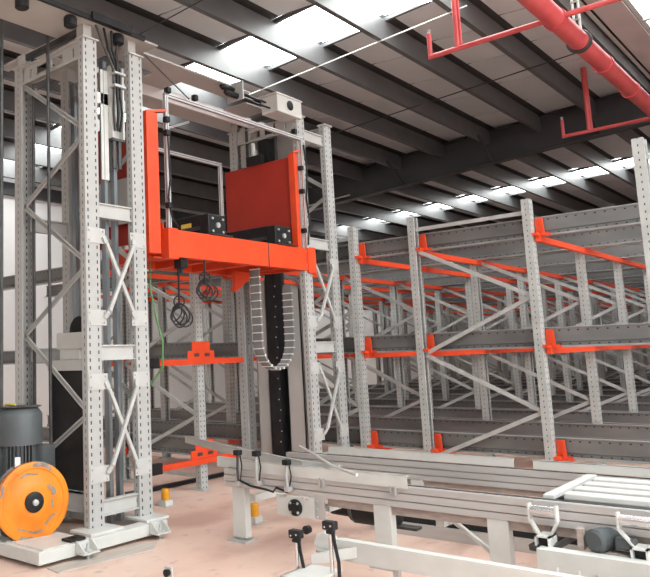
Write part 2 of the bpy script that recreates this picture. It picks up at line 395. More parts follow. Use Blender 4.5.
# base frame of tower A
bf = thing('base_frame', 'white welded base frame under the near hoist tower and orange sheave', 'base frame', (-5.6, 4.25, 0))
build('sill_beam', MB().box(-5.12, -4.98, 3.55, 4.96, .035, .135), 'white', bf, bevel=.006)
build('sill_beam', MB().box(-6.35, -5.12, 3.55, 3.75, .035, .135), 'white', bf, bevel=.006)
build('sill_beam', MB().box(-6.35, -6.20, 3.75, 4.96, .035, .135), 'white', bf, bevel=.006)
build('sill_beam', MB().box(-6.20, -5.12, 4.80, 4.96, .035, .135), 'white', bf, bevel=.006)
build('top_plate', MB().box(-5.5, -5.0, 3.60, 4.05, .135, .142), 'white', bf)
build('post_shoe', MB().box(-5.30, -5.02, 4.10, 4.47, .135, .16), 'white', bf, bevel=.004)
build('post_shoe', MB().box(-5.30, -5.02, 4.74, 5.02, .135, .16), 'white', bf, bevel=.004)
for y in (3.98, 4.80):
    f = build('levelling_foot', MB().box(-4.975, -4.86, y - .085, y + .085, .055, .067), 'white', bf)
    for s in (-.075, .065):
        build('gusset', MB().prism([(0, 0), (.11, 0), (.11, .012), (.02, .085), (0, .085)], (-4.975, y + s, .067), (1,0,0), (0,0,1), (0,.01,0)), 'white', f)
    build('jack_screw', MB().cyl((-4.915, y, .0), (-4.915, y, .13), .012, 8).cyl((-4.915, y, .067), (-4.915, y, .085), .022, 6).cyl((-4.915, y, .0), (-4.915, y, .012), .035, 12), 'galv', f)
tag(build('rubber_pad', MB().box(-5.11, -4.985, 3.86, 4.02, .142, .165), 'black', bevel=.008), 'black rubber pad lying on the white base frame', 'pad')
tag(build('floor_board', MB().prism([(-4.97, 3.62), (-4.80, 3.60), (-4.70, 4.50), (-4.86, 4.70), (-4.97, 4.55)], (0, 0, .001), (1,0,0), (0,1,0), (0,0,.008)), 'wood'), 'flat dirty board on the floor along the white base frame', 'board')

# counterweight
cw = thing('counterweight', 'black block counterweight hanging inside the near hoist tower', 'counterweight', (-5.83, 4.55, .2))
build('weight_stack', MB().box(-6.08, -5.55, 4.47, 4.70, .22, 1.50), 'black', cw, bevel=.006)
build('top_frame', MB().box(-6.08, -5.55, 4.45, 4.72, 1.50, 1.60), 'white', cw)
build('yoke', MB().box(-5.90, -5.60, 4.46, 4.70, 1.60, 1.70).box(-5.95, -5.55, 4.46, 4.52, 1.70, 1.86), 'white', cw, bevel=.01)
build('pulley', MB().lathe((-5.72, 4.60, 1.87), (0, 1, 0), [(-.04, .15), (-.02, .13), (.02, .13), (.04, .15)], 20), 'black', cw, smooth=True)
build('lower_channel', MB().box(-6.10, -5.33, 4.41, 4.43, .22, .40).box(-6.10, -5.33, 4.41, 4.47, .385, .40), 'white', cw)
# sheave and gearmotor
sh = thing('drive_sheave', 'worn orange rope sheave with black hub on the white base frame', 'sheave', (-5.42, 3.95, .14))
ax = Vector((.98, -.19, 0)).normalized(); c = Vector((-5.40, 3.80, .43))
R = .325
build('disc', MB().lathe(c, ax, [(-.05, R - .02), (-.045, R), (.0, R), (.006, R - .015), (.006, R - .05), (.0, R - .055), (.0, R - .16), (.008, R - .17), (.008, .09)], 56), 'sheave', sh, smooth=True)
build('rope_groove', MB().lathe(c, ax, [(-.11, R), (-.10, R + .004), (-.085, R - .03), (-.065, R - .03), (-.052, R)], 48), 'dark', sh, smooth=True)
hub = build('hub', MB().lathe(c, ax, [(-.12, .05), (.0, .085), (.02, .085), (.03, .07), (.03, .03)], 28), 'black', sh, smooth=True)
build('shaft_end', MB().lathe(c, ax, [(.02, .026), (.05, .026), (.055, .018)], 14), 'galv', hub, smooth=True)
s1 = Vector((-ax.y, ax.x, 0)); s2 = Vector((0, 0, 1))
def on_disc(a, r, d): return c + s1 * (math.cos(a) * r) + s2 * (math.sin(a) * r) + ax * d
for k, (a0, a1, r0, r1) in enumerate([(.2, .75, .17, .205), (-.35, .12, .15, .18), (-1.1, -.55, .205, .225), (-2.2, -1.25, .235, .25), (1.4, 2.1, .225, .24), (1.0, 1.6, .285, .32), (-2.0, -1.6, .28, .32), (2.6, 2.9, .29, .318)]):
    n = 10; P0 = []; P1 = []
    for i in range(n + 1):
        a = a0 + (a1 - a0) * i / n; wob = .010 * math.sin(i * .55 + k)
        P0.append(on_disc(a, r0 + wob * .5, .0045 if r1 < .27 else .0075)); P1.append(on_disc(a, r1 + wob, .0045 if r1 < .27 else .0075))
    build('worn_patch', MB().add(P0 + P1, [(i, i + 1, n + 2 + i, n + 1 + i) for i in range(n)]), 'scuff', sh)
build('bearing_block', MB().box(-5.62, -5.44, 3.72, 4.02, .142, .36).box(-5.60, -5.46, 3.78, 3.96, .36, .47), 'white', sh, bevel=.015)
gm = thing('gear_motor', 'dark grey finned vertical motor with cover above the orange sheave', 'motor', (-5.72, 3.80, .14))
mc = (-5.66, 3.83)
build('gearbox', MB().lathe((*mc, .142), (0, 0, 1), [(0, .15), (.1, .17), (.36, .17), (.42, .13)], 24), 'dark', gm, smooth=True)
build('orange_flange', MB().lathe((*mc, .50), (0, 0, 1), [(0, .10), (.0, .175), (.04, .175), (.05, .1)], 28), 'sheave', gm, smooth=True)
body = build('body', MB().cyl((*mc, .54), (*mc, .90), .165, 32), 'motor', gm, smooth=True)
mb = MB()
for i in range(40):
    a = 2 * math.pi * i / 40
    if .9 < i % 10 < 2.1: continue
    d = Vector((math.cos(a), math.sin(a), 0)); p = Vector((*mc, 0))
    mb.bar(p + d * .182 + Vector((0, 0, .56)), p + d * .182 + Vector((0, 0, .89)), .007, .045, d)
build('cooling_fins', mb, 'motor', body)
build('fan_cover', MB().lathe((*mc, .89), (0, 0, 1), [(0, .205), (.25, .205), (.262, .2), (.31, .165), (.31, .05)], 36), 'motor', gm, smooth=True)
build('cover_lid', MB().lathe((*mc, 1.205), (0, 0, 1), [(0, .19), (.006, .20), (.01, .18), (.018, .05)], 28), 'dark', gm, smooth=True)
build('rating_plate', MB().bar(Vector((*mc, .70)) + Vector((.80, -.60, 0)) * .208, Vector((*mc, .80)) + Vector((.80, -.60, 0)) * .208, .045, .006, (.80, -.60, 0)), 'paper', gm)
tb = build('terminal_box', MB().box(mc[0] - .06, mc[0] + .10, mc[1] + .17, mc[1] + .32, .60, .86), 'motor', gm, bevel=.012)
build('gland', MB().cyl((mc[0] + .02, mc[1] + .25, .54), (mc[0] + .02, mc[1] + .25, .60), .025, 10), 'black', tb)
tag(build('tool', MB().tube([(-5.80, 3.78, 1.228), (-5.70, 3.76, 1.232), (-5.62, 3.77, 1.23)], .009), 'yellow'), 'small yellow-handled tool lying on the motor lid', 'tool')
# suspension ropes
for x, y, z0, lab in ((-5.67, 3.66, .90, 'dark suspension rope farthest left, rising behind the motor'), (-6.10, 4.31, .25, 'dark suspension rope along the left slotted post of the near tower'),
                      (-5.67, 4.18, .45, 'dark suspension rope in the middle of the near hoist tower'), (-5.62, 4.55, 1.86, 'dark suspension rope running up from the counterweight pulley')):
    tag(build('suspension_rope', MB().cyl((x, y, z0), (x, y, 4.752), .016, 8), 'dark', smooth=True), lab, 'rope', 'hoist ropes of the near tower')

# head frame above the towers
hf = thing('head_frame', 'pale sheet-metal head frame spanning both hoist tower tops', 'head frame', (-5.6, 6.0, 4.615))
build('head_plate', MB().box(-5.65, -5.12, 3.0, 5.15, 4.75, 4.77), 'sheet', hf)
build('head_plate', MB().box(-5.65, -5.34, 5.15, 6.95, 4.75, 4.77), 'sheet', hf)
build('head_plate', MB().box(-6.55, -5.98, 4.7, 8.55, 4.75, 4.77), 'sheet', hf)
for y in (4.45, 5.6, 7.2):
    build('tie_plate', MB().box(-6.0, -5.6, y, y + .45, 4.751, 4.768), 'sheet', hf)
for y in (3.3, 4.35):
    build('tie_plate', MB().box(-6.7, -5.6, y - .06, y + .06, 4.751, 4.768), 'sheet', hf)
for y in (4.30, 4.87, 7.77):
    for x in (-5.26, -6.24): build('spacer_block', MB().box(x - .05, x + .05, y - .05, y + .05, 4.615, 4.75), 'sheet', hf)
for y in (4.30, 7.77): build('spacer_beam', MB().box(-6.19, -5.31, y - .02, y + .02, 4.69, 4.75), 'dark', hf)
build('edge_angle', MB().box(-5.12, -5.09, 3.0, 4.95, 4.745, 4.79).box(-5.09, -5.06, 4.25, 4.75, 4.745, 4.82), 'black', hf)
build('edge_flange', MB().box(-5.99, -5.965, 5.0, 8.55, 4.62, 4.75), 'gutter', hf)
for y in (3.55, 4.08, 4.66):
    build('rubber_buffer', MB().lathe((-5.185, y, 4.75), (0, 0, -1), [(0, .05), (.02, .062), (.09, .062), (.10, .05)], 18), 'black', hf, smooth=True)
for a, b in (((-5.10, 5.05, 4.74), (-5.3, 6.35, 4.31)),):
    tag(build('tie_wire', MB().cyl((-5.14, 4.98, 4.62), (-5.14, 5.62, 4.31), .008, 6), 'dark'), 'thin tie wire sloping from the near tower top to the carriage top rail', 'wire')
# cable bundle at tower A top
cb = thing('cable_bundle', 'bundle of black hoist cables hanging between the near tower posts', 'cable', (-5.22, 4.68, 3.7))
for k, (dx, dy) in enumerate(((-.01, -.03), (.0, .0), (.01, .03), (.02, -.01))):
    build('cable', MB().tube([(-5.16, 4.36 + k * .10, 4.76), (-5.2, 4.50 + k * .05, 4.58), (-5.21 + dx, 4.66 + dy, 4.40), (-5.21 + dx, 4.66 + dy, 4.15), (-5.21 + dx, 4.67 + dy * 1.5, 3.95), (-5.22, 4.67 + dy, 3.78)], .013), 'black' if k else 'dark', cb)
build('cable_clamp', MB().box(-5.25, -5.165, 4.60, 4.74, 4.21, 4.235).box(-5.25, -5.165, 4.60, 4.74, 4.34, 4.36), 'galv', cb)

# drive box and rope buffers at tower B top
db = thing('switch_box', 'white box with black round vent on top of the far hoist tower', 'box', (-5.3, 7.5, 4.77))
build('housing', MB().box(-5.42, -5.14, 7.22, 7.78, 4.77, 4.79).box(-5.40, -5.15, 7.24, 7.76, 4.55, 4.77), 'white', db, bevel=.008)
build('vent', MB().lathe((-5.15, 7.50, 4.67), (1, 0, 0), [(0, .06), (.01, .065), (.015, .05), (.015, .02)], 18), 'black', db, smooth=True)
bu = thing('rope_buffer', 'pair of black spring rope terminations on a steel plate above the carriage', 'buffer', (-5.3, 6.6, 4.6))
build('mount_plate', MB().box(-5.42, -5.18, 6.60, 6.62, 4.56, 4.78), 'galv', bu)
for z, x in ((4.70, -5.33), (4.61, -5.27)):
    build('spring', MB().lathe((x, 6.60, z), (0, -1, 0), [(0, .035)] + [(.02 + .022 * i, .038 if i % 2 else .03) for i in range(9)] + [(.22, .02)], 14), 'black', bu, smooth=True)
    build('rope_socket', MB().lathe((x, 6.62, z), (0, 1, 0), [(0, .03), (.25, .026), (.3, .012), (.62, .012)], 12), 'black', bu, smooth=True)

# ------------------------------------------------------------------ carriage
ca = thing('lift_carriage', 'orange lift carriage platform raised between the two hoist towers', 'lift carriage', (-5.6, 6.6, 2.58))
XF = -5.17
build('front_beam', MB().box(XF - .08, XF, 5.40, 7.75, 2.60, 2.88), 'orange', ca, bevel=.006)
build('front_beam', MB().box(XF - .075, XF + .004, 6.93, 6.945, 2.60, 2.885), 'dark', ca)
build('rear_beam', MB().box(-6.14, -6.06, 5.30, 7.64, 2.60, 2.80), 'orange', ca, bevel=.006)
e = build('end_block', MB().box(XF - .10, XF + .012, 5.27, 5.41, 2.575, 2.89), 'orange', ca, bevel=.004)
build('end_block', MB().box(XF - .012, XF + .012, 7.74, 7.91, 2.575, 2.90), 'orange', ca, bevel=.004)
# near cross beam: hollow box tube, open end facing the camera side
xo0, xo1, zo0, zo1 = -5.46, -5.27, 2.60, 2.78
build('tube_bracket', MB().box(xo0 - .02, xo0, 5.16, 5.42, zo0, 2.96).box(xo0, xo1, 5.16, 5.42, zo1, zo1 + .02).box(xo0, xo1, 5.16, 5.42, zo0 - .015, zo0).box(xo0 - .02, xo1, 5.30, 5.32, zo1 + .02, 2.96), 'orange', ca, bevel=.004)
for y in (5.36, 6.0, 6.62, 7.25, 7.60):
    build('cross_beam', MB().box(-6.06, XF - .07, y - .05, y + .05, 2.60, 2.74), 'orange', ca)
build('deck_sheet', MB().box(-6.06, XF - .08, 5.42, 7.64, 2.74, 2.75), 'shaded_orange', ca)
build('gusset', MB().prism([(0, 0), (.35, 0), (.35, -.05), (0, -.25)], (-5.75, 6.95, 2.60), (0, 1, 0), (0, 0, 1), (.05, 0, 0)), 'orange', ca)
# end panels
np_ = build('near_panel', MB().box(-6.15, -5.26, 5.09, 5.12, 2.75, 4.05), 'shaded_orange', ca)
build('panel_channel', MB().box(-5.28, -5.19, 5.03, 5.19, 2.62, 4.07), 'orange', np_, bevel=.004)
build('top_arm', MB().bar((-5.24, 5.06, 4.07), (-5.20, 5.30, 4.12), .07, .025), 'orange', np_)
fp = build('far_panel', MB().box(-6.36, -5.24, 7.63, 7.655, 2.80, 4.06), 'shaded_orange', ca)
build('panel_channel', MB().box(-5.29, -5.20, 7.60, 7.67, 2.76, 4.09), 'orange', fp, bevel=.004)
build('top_arm', MB().bar((-5.22, 7.6, 4.10), (-5.17, 7.76, 4.14), .05, .025), 'orange', fp)
# aluminium guard frame
def profile(mb, p, q, w):
    mb.bar(p, q, w, w)
    p, q = Vector(p), Vector(q)
    return mb
def alu(p, q, name='guard_rail', w=.032):
    p, q = Vector(p), Vector(q); mb = MB()
    mb.bar(p, q, w, w)
    o = build(name, mb, 'profile', ca)
    build('slot', MB().bar(p, q, w * .2, w * 1.03).bar(p, q, w * 1.03, w * .2), 'dark', o)
    return o
alu((-5.20, 5.32, 2.88), (-5.20, 5.32, 4.29), 'guard_pole', .042); alu((-5.16, 7.72, 2.88), (-5.16, 7.72, 4.28), 'guard_pole', .036)
alu((-5.20, 5.30, 4.30), (-5.16, 7.74, 4.28), 'guard_rail', .042)
alu((-6.10, 5.35, 2.80), (-6.10, 5.35, 4.05), 'guard_pole', .04); alu((-6.10, 7.22, 2.80), (-6.10, 7.22, 4.05), 'guard_pole', .04)
alu((-6.10, 5.33, 4.05), (-6.10, 7.24, 4.05), 'guard_rail', .04)
alu((-5.22, 5.35, 3.95), (-5.60, 6.10, 4.27), 'guard_rail', .022)
for y, z in ((5.30, 4.02), (5.30, 3.88), (5.30, 3.12), (5.33, 4.34), (5.75, 4.36), (7.60, 4.36), (7.70, 3.1), (7.70, 3.6), (7.70, 3.9)):
    build('sensor_clamp', MB().box(-5.20, -5.14, y - .03, y + .025, z - .03, z + .03), 'black', ca, bevel=.006)
build('cable_run', MB().tube([(-5.17, 5.31, 3.9), (-5.165, 5.32, 3.6), (-5.17, 5.335, 3.4), (-5.17, 5.29, 3.2), (-5.17, 5.34, 3.0), (-5.19, 5.45, 2.91)], .009), 'black', ca)
build('cable_run', MB().tube([(-5.13, 7.73, 4.2), (-5.13, 7.77, 3.9), (-5.13, 7.73, 3.5), (-5.13, 7.77, 3.2), (-5.14, 7.72, 2.92)], .012), 'black', ca)
# chain units on the carriage
def chain_unit(y0, y1, label, sticker):
    u = thing('chain_unit', label, 'chain unit', (-5.6, (y0+y1)/2, 2.88), 'chain units on the carriage')
    build('long_housing', MB().box(-6.05, -5.33, y0 + .02, y1 - .03, 2.90, 3.13), 'black', u, bevel=.01)
    build('side_strip', MB().box(-6.05, -5.30, y0 + .005, y0 + .018, 2.96, 3.0), 'dark', u)
    b = build('drive_end', MB().box(-5.33, -5.20, y0, y1, 2.89, 3.12), 'black', u, bevel=.012)
    mb = MB()
    for yy in (y0 + .06, y1 - .06):
        for zz in (2.93, 3.07): mb.cyl((-5.205, yy, zz), (-5.185, yy, zz), .014, 8)
    mb.cyl((-5.205, (y0 + y1) / 2, 3.0), (-5.18, (y0 + y1) / 2, 3.0), .03, 12)
    build('bolts', mb, 'galv', b)
    if sticker: build('sticker', MB().box(-5.62, -5.47, y0 + .012, y0 + .018, 2.99, 3.05), 'yellow', u)
    build('slide_bar', MB().box(-6.05, -5.15, y0 - .03, y1 + .05, 2.885, 2.895), 'dark', u)
chain_unit(5.93, 6.22, 'black chain conveyor unit with yellow sticker on the orange carriage', True)
chain_unit(7.13, 7.46, 'black chain conveyor unit in front of the red far panel', False)
# hanging cables under the carriage
def coil(c, label, r=.075, h=.12, top=2.61):
    t = thing('cable_coil', label, 'cable', (c[0], c[1], c[2]))
    build('lead', MB().tube([(c[0], c[1], top), (c[0] + .004, c[1], (top + c[2] + h) / 2), (c[0], c[1], c[2] + h * .6)], .011), 'black', t)
    for k in range(5):
        pts = []
        tilt = -.9 + .45 * k; rr = r * (.55 + .14 * k); ox = -.03 + .015 * k; hh = h * (.75 + .09 * k); dz = -.02 * (k % 3)
        for i in range(29):
            a = 2 * math.pi * i / 28
            u = math.cos(a) * rr * (1 + .12 * math.sin(2 * a + k)); v = math.sin(a) * hh
            u2 = u * math.cos(tilt * .5) - v * math.sin(tilt * .5); v2 = u * math.sin(tilt * .5) + v * math.cos(tilt * .5)
            pts.append((c[0] + u2 * .64 + ox * .6, c[1] + u2 * .77 + ox, c[2] + v2 + dz))
        build('loop', MB().tube(pts, .008, 6), 'black', t)
    pts = [(c[0] + math.cos(a) * .055 * .64, c[1] + math.cos(a) * .055 * .77, c[2] + h * 1.15 + math.sin(a) * .06) for a in [2*math.pi*i/16 for i in range(17)]]
    build('loop', MB().tube(pts, .008, 6), 'black', t)
coil((-5.38, 5.62, 2.04), 'long-hanging coil of black cable under the near end of the carriage', .085, .11, 2.745)
coil((-5.205, 5.84, 2.30), 'higher coil of black cable under the carriage front beam', .085, .10)
tag(build('limit_switch', MB().box(-5.30, -5.20, 5.48, 5.58, 2.50, 2.60).cyl((-5.25, 5.53, 2.44), (-5.25, 5.53, 2.50), .02, 8), 'black'), 'black limit switch under the near corner of the orange carriage', 'switch')
tag(build('green_cable', MB().tube([(-5.58, 5.40, 2.6), (-5.58, 5.40, 2.3), (-5.50, 5.40, 2.0), (-5.42, 5.40, 1.75), (-5.43, 5.4, 1.5), (-5.58, 5.38, 1.32), (-5.75, 5.2, 1.20)], .010), 'green'), 'thin green cable hanging from the carriage beside the near tower', 'cable')

# ------------------------------------------------------------------ tower B inner parts
build('sheet_channel', MB().box(-6.06, -5.87, 7.76, 7.775, .13, 2.55).box(-6.06, -6.05, 7.76, 7.84, .13, 2.55).box(-5.88, -5.87, 7.76, 7.84, .13, 2.55), 'sheet', TB)
build('sheet_channel', MB().box(-5.55, -5.32, 7.72, 7.735, .13, 2.40).box(-5.55, -5.54, 7.72, 7.80, .13, 2.40).box(-5.33, -5.32, 7.72, 7.80, .13, 2.40), 'sheet', TB)
build('black_mast', MB().box(-5.84, -5.68, 7.72, 7.90, .0, 4.55), 'black', TB, bevel=.006)
build('mast_skirt', MB().box(-5.84, -5.56, 7.84, 7.88, .13, 1.4), 'black', TB)
mb = MB()
for i in range(16): mb.cyl((-5.70 + .02 * (i % 2), 7.722, .5 + i * .13), (-5.70 + .02 * (i % 2), 7.714, .5 + i * .13), .009, 6)
build('mast_bolts', mb, 'galv', TB)
for z in (1.0, .22, .42):
    build('tie_bar', MB().box(-6.18, -5.27, 7.91, 7.93, z, z + .14), 'white', TB)
build('rope_cover', MB().box(-6.14, -6.02, 7.72, 7.84, 3.95, 4.65), 'sheet', TB)
build('rear_sheet', MB().box(-6.0, -5.30, 7.90, 7.915, 3.9, 4.65), 'sheet', TB)
for x, y, lab in ((-6.02, 7.71, 'dark suspension rope at the left end of the red far panel'), (-5.56, 7.73, 'dark suspension rope behind the middle of the red far panel')):
    tag(build('suspension_rope', MB().cyl((x, y, 2.45), (x, y, 4.75), .02, 8), 'dark', smooth=True), lab, 'rope', 'hoist ropes of the far tower')
tb_ = thing('limit_box', 'black limit switch box with white plunger above the red far panel', 'switch', (-5.80, 7.72, 4.08))
build('case', MB().box(-5.95, -5.70, 7.58, 7.655, 4.06, 4.18), 'black', tb_, bevel=.006)
build('plunger', MB().cyl((-5.85, 7.62, 4.18), (-5.85, 7.62, 4.36), .03, 12), 'white', tb_)
# energy chain loop
ec = thing('energy_chain', 'U-shaped grey cable chain hanging below the carriage by the black mast', 'cable chain', (-5.45, 7.3, 1.4))
path = []
yL, yR, zb_ = 7.02, 7.66, 1.75
for i in range(10): path.append((-5.45, yL, 2.6 - (2.6 - zb_) * i / 9))
for i in range(1, 12):
    a = math.pi * i / 12; path.append((-5.45, (yL + yR) / 2 - math.cos(a) * (yR - yL) / 2, zb_ - math.sin(a) * .34))
for i in range(9): path.append((-5.45, yR, zb_ + (2.42 - zb_) * i / 8))
strip = MB(); links = MB()
for p, q in zip(path[:-1], path[1:]):
    p, q = Vector(p), Vector(q); d = (q - p).normalized(); nrm = Vector((1, 0, 0)).cross(d)
    strip.bar(p, q, .13, .022, nrm)
    links.bar(p - d * .006, p + d * .006, .145, .030, nrm)
build('chain_band', strip, 'chainband', ec); build('chain_links', links, 'paper', ec)
build('inner_cables', MB().tube([Vector(p) + Vector((.05, 0, 0)) for p in path], .008, 6), 'dark', ec)

# ------------------------------------------------------------------ racking
Y0, PITCH_Y = 8.59, 1.82
POST_W, POST_D = .085, .12
TOP = 3.21
FR = 1.375
def rack_frame_proto(loc, label):
    f = thing('upright_frame', label, 'rack frame', loc, 'upright frames of the pallet racking')
    x, y, _ = loc
    for dx, sx in ((0, -1), (FR, 1)):
        px = x + dx
        p = build('post', MB().prism(c_post(POST_W, POST_D, .01, sx, .03), (px, y, .0), (1,0,0), (0,1,0), (0,0,TOP)), 'galv_post', f, (px, y, 0))
        build('foot_plate', MB().box(px - .10, px + .10, y - .09, y + .09, 0, .012).cyl((px - .075, y - .06, .012), (px - .075, y - .06, .03), .014, 6).cyl((px + .075, y - .06, .012), (px + .075, y - .06, .03), .014, 6), 'galv', p)
    a, b = x + .03, x + FR - .03
    def br(xa, za, xb, zb):
        build('brace', MB().prism([(-.022, 0), (.022, 0), (.022, -.03), (.018, -.03), (.018, -.005), (-.018, -.005), (-.018, -.03), (-.022, -.03)], (xa, y - .01, za), Vector((-(zb - za), 0, xb - xa)).normalized(), (0, -1, 0), (xb - xa, 0, zb - za)), 'galv', f)
    br(a, 3.055, b, 3.065); br(a, 2.79, b, 2.13); br(b, 2.13, a, 1.523); br(a, 1.523, b, .872); br(b, .872, a, .30); br(a, .16, b, .16)
    return f
ORD = ['front', 'second', 'third', 'fourth', 'fifth', 'sixth', 'seventh', 'eighth', 'ninth', 'tenth', 'eleventh', 'twelfth', 'thirteenth', 'fourteenth', 'fifteenth']
NR = 15
COLX = [-4.165, -6.385, -8.605, -10.825]
COLN = ['rightmost bay', 'second bay from right', 'third bay from right', 'leftmost bay']
proto = None
def frustum(x, y):
    r = x / max(y, .1); return -1.75 < r < -.02
for r in range(NR):
    y = Y0 + PITCH_Y * r
    for ci, x in enumerate(COLX):
        if not (frustum(x, y) or frustum(x + FR, y)): continue
        lab = 'galvanised braced rack frame, %s row back, %s' % (ORD[r], COLN[ci])
        if proto is None: proto = rack_frame_proto((x, y, 0), lab)
        else: dup(proto, (x, y, 0), lab)
YM = Y0 - PITCH_Y
XL, YL = -6.25, 6.83
dup(proto, (XL - FR, YL, 0), 'galvanised braced rack frame standing just left of the hoist, nearest row')
dup(proto, (-1.29, YM, 0), 'galvanised rack frame at the right edge, standing nearer than the others')

# rails (along X) on every row, three levels
LV = [(.38, 'bottom'), (1.56, 'middle'), (2.79, 'top')]
def rail_mesh(x0, x1, s):
    # web at y=0, ledge towards s, top flange away
    pr = [(-.035, 0), (.075, 0), (.075, .012), (.020, .014), (.020, .05), (.008, .058), (.008, .205), (.03, .212), (.03, .22), (-.012, .22), (-.012, .212), (0, .205), (0, .062), (.012, .052), (.012, .018), (-.035, .016)]
    me = MB().prism([(u * s, v) for u, v in pr], (x0, 0, 0), (0, 1, 0), (0, 0, 1), (x1 - x0, 0, 0)).mesh('rail')
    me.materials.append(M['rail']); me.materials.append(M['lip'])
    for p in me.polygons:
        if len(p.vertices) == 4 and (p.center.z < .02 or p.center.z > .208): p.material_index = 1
    return me
rm = {}
for r in range(NR):
    y = Y0 + PITCH_Y * r
    for z, zn in LV:
        x0, x1 = -11.6, -.95
        for side in ((1,) if r == 0 else (-1, 1) if r < NR - 1 else (-1,)):
            k = (x0, side)
            if k not in rm: rm[k] = rail_mesh(x0, x1, side)
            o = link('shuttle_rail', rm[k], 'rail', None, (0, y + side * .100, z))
            tag(o, 'long galvanised %s-level shuttle rail on the %s side of the %s rack row' % (zn, 'far' if side > 0 else 'near', ORD[r]), 'rail', 'shuttle rails of the racking')
rml = {s: rail_mesh(-11.6, -6.32, s) for s in (-1, 1)}
for z, zn in LV:
    tag(link('shuttle_rail', rml[1], 'rail', None, (0, YL + .100, z)), 'galvanised %s-level shuttle rail left of the hoist on the nearest row' % zn, 'rail', 'shuttle rails of the racking')
    tag(link('shuttle_rail', rml[-1], 'rail', None, (0, Y0 - .100, z)), 'galvanised %s-level shuttle rail left of the hoist facing the nearest row' % zn, 'rail', 'shuttle rails of the racking')
# orange cross beams (along Y) with rail brackets at each row
def bracket_mesh(tall):
    mb = MB()
    if tall:
        mb.prism([(0, 0), (.15, 0), (.15, .025), (.09, .035), (.085, .06), (.085, .17), (.06, .20), (0, .20)], (-.003, .050, 0), (1, 0, 0), (0, 0, 1), (0, .012, 0))
        mb.prism([(.058, 0), (.10, 0), (.085, .20), (.058, .20)], (-.003, .030, 0), (1, 0, 0), (0, 0, 1), (0, .018, 0))
        mb.box(-.02, .05, -.06, .05, .0, .03)
    else:
        for s_ in (-1, 1):
            mb.prism([(-.06, 0), (.13, 0), (.13, .045), (.09, .045), (.08, .02), (.0, .02), (-.02, .06), (-.06, .06)], (0, s_ * .066, 0), (1, 0, 0), (0, 0, 1), (0, s_ * .012, 0))
        mb.box(-.02, .05, -.07, .07, .0, .02)
    return mb.mesh('bracket')
BM = bracket_mesh(True); BM.materials.append(M['orange'])
BL = bracket_mesh(False); BL.materials.append(M['orange'])
def long_beam(x, y0, y1, rws, z, label, ext=0):
    o = thing('cross_beam', label, 'rack beam', (x, y0, z), 'orange cross beams of the racking')
    build('beam', MB().box(x + .055, x + .105, y0, y1, z - .065, z), 'orange', o)
    for yy in rws: link('bracket', BM if yy < Y0 + .1 or z < 1 else BL, None, o, (x + .055, yy, z))
    return o
for ci, x in enumerate(COLX):
    for side, dx in (('left', 0), ('right', FR)):
        rr = [Y0 + PITCH_Y * r for r in range(NR) if frustum(x + dx, Y0 + PITCH_Y * r)]
        if len(rr) < 2: continue
        if x < -7 : y0 = rr[0] - .15
        else: y0 = rr[0]
        for z, zn in LV:
            long_beam(x + dx, y0, rr[-1] + .1, rr, z, 'orange %s-level cross beam at the %s posts of the %s' % (zn, side, COLN[ci]))
for z, zn in LV:
    b = long_beam(XL - .02, YL - .75, 7.62, [], z, 'orange %s-level cross beam ending in a black cap beside the hoist' % zn)
    build('bracket_plate', MB().box(XL + .05, XL + .062, YL - .24, YL + .24, z - .005, z + .10).box(XL + .05, XL + .062, YL - .16, YL + .16, z + .10, z + .21), 'orange', b)
    build('bracket_hole', MB().box(XL + .062, XL + .064, YL - .13, YL - .04, z + .03, z + .07).box(XL + .062, XL + .064, YL + .06, YL + .15, z + .03, z + .07), 'dark', b)
    build('end_cap', MB().box(XL + .02, XL + .095, YL - .93, YL - .75, z - .09, z + .03), 'black', b, bevel=.006)
    long_beam(XL - FR - .1, YL - .3, Y0 - .2, [YL], z, 'orange %s-level cross beam one post deeper left of the hoist' % zn)

# ------------------------------------------------------------------ conveyor
YN, YF = 5.154, 6.30
cv = thing('chain_conveyor', 'long twin-rail chain conveyor on white legs leading to the hoist', 'conveyor', (-2.8, 5.7, 0))
def conv_rail(y, s, x0, x1, name):
    # outer face at y (towards s) with two grooves
    g = .02
    pr = [(0, .45), (0, .492), (-g, .493), (-g, .499), (0, .5), (0, .548), (-g, .549), (-g, .555), (0, .556), (0, .600), (-.05, .600), (-.05, .592), (-.085, .592), (-.085, .45)]
    return build(name, MB().prism([(u * s, v) for u, v in pr], (x0, y, 0), (0, 1, 0), (0, 0, 1), (x1 - x0, 0, 0)), 'alu', cv)
rn = conv_rail(YN, -1, -4.45, .9, 'near_rail'); rf = conv_rail(YF + .0, -1, -4.6, .9, 'far_rail')
# note: both rails show their camera-side face; far rail gets the same face
build('chain', MB().box(-4.44, .9, YN + .052, YN + .08, .592, .604), 'dark', rn); build('chain', MB().box(-4.58, .9, YF + .052, YF + .08, .592, .604), 'dark', rf)
build('return_guard', MB().box(-3.4, .9, YN + .03, YN + .06, .385, .45), 'rust', rn)
build('return_guard', MB().box(-4.3, .9, YF + .03, YF + .06, .40, .45), 'rust', rf)
build('end_bracket', MB().prism([(0, 0), (.10, -.02), (.42, -.09), (.42, 0)], (-4.45, YN + .01, .54), (1, 0, 0), (0, 0, 1), (0, .05, 0)), 'galv', rn)
for x in (-4.30, -2.915, -2.06, -.6):
    l = build('leg', MB().box(x - .07, x + .07, YN + .005, YN + .085, .03, .45), 'white', cv, bevel=.004)
    build('foot', MB().box(x - .10, x + .10, YN - .05, YN + .13, .0, .014).cyl((x, YN + .04, .014), (x, YN + .04, .04), .03, 10), 'galv', l)
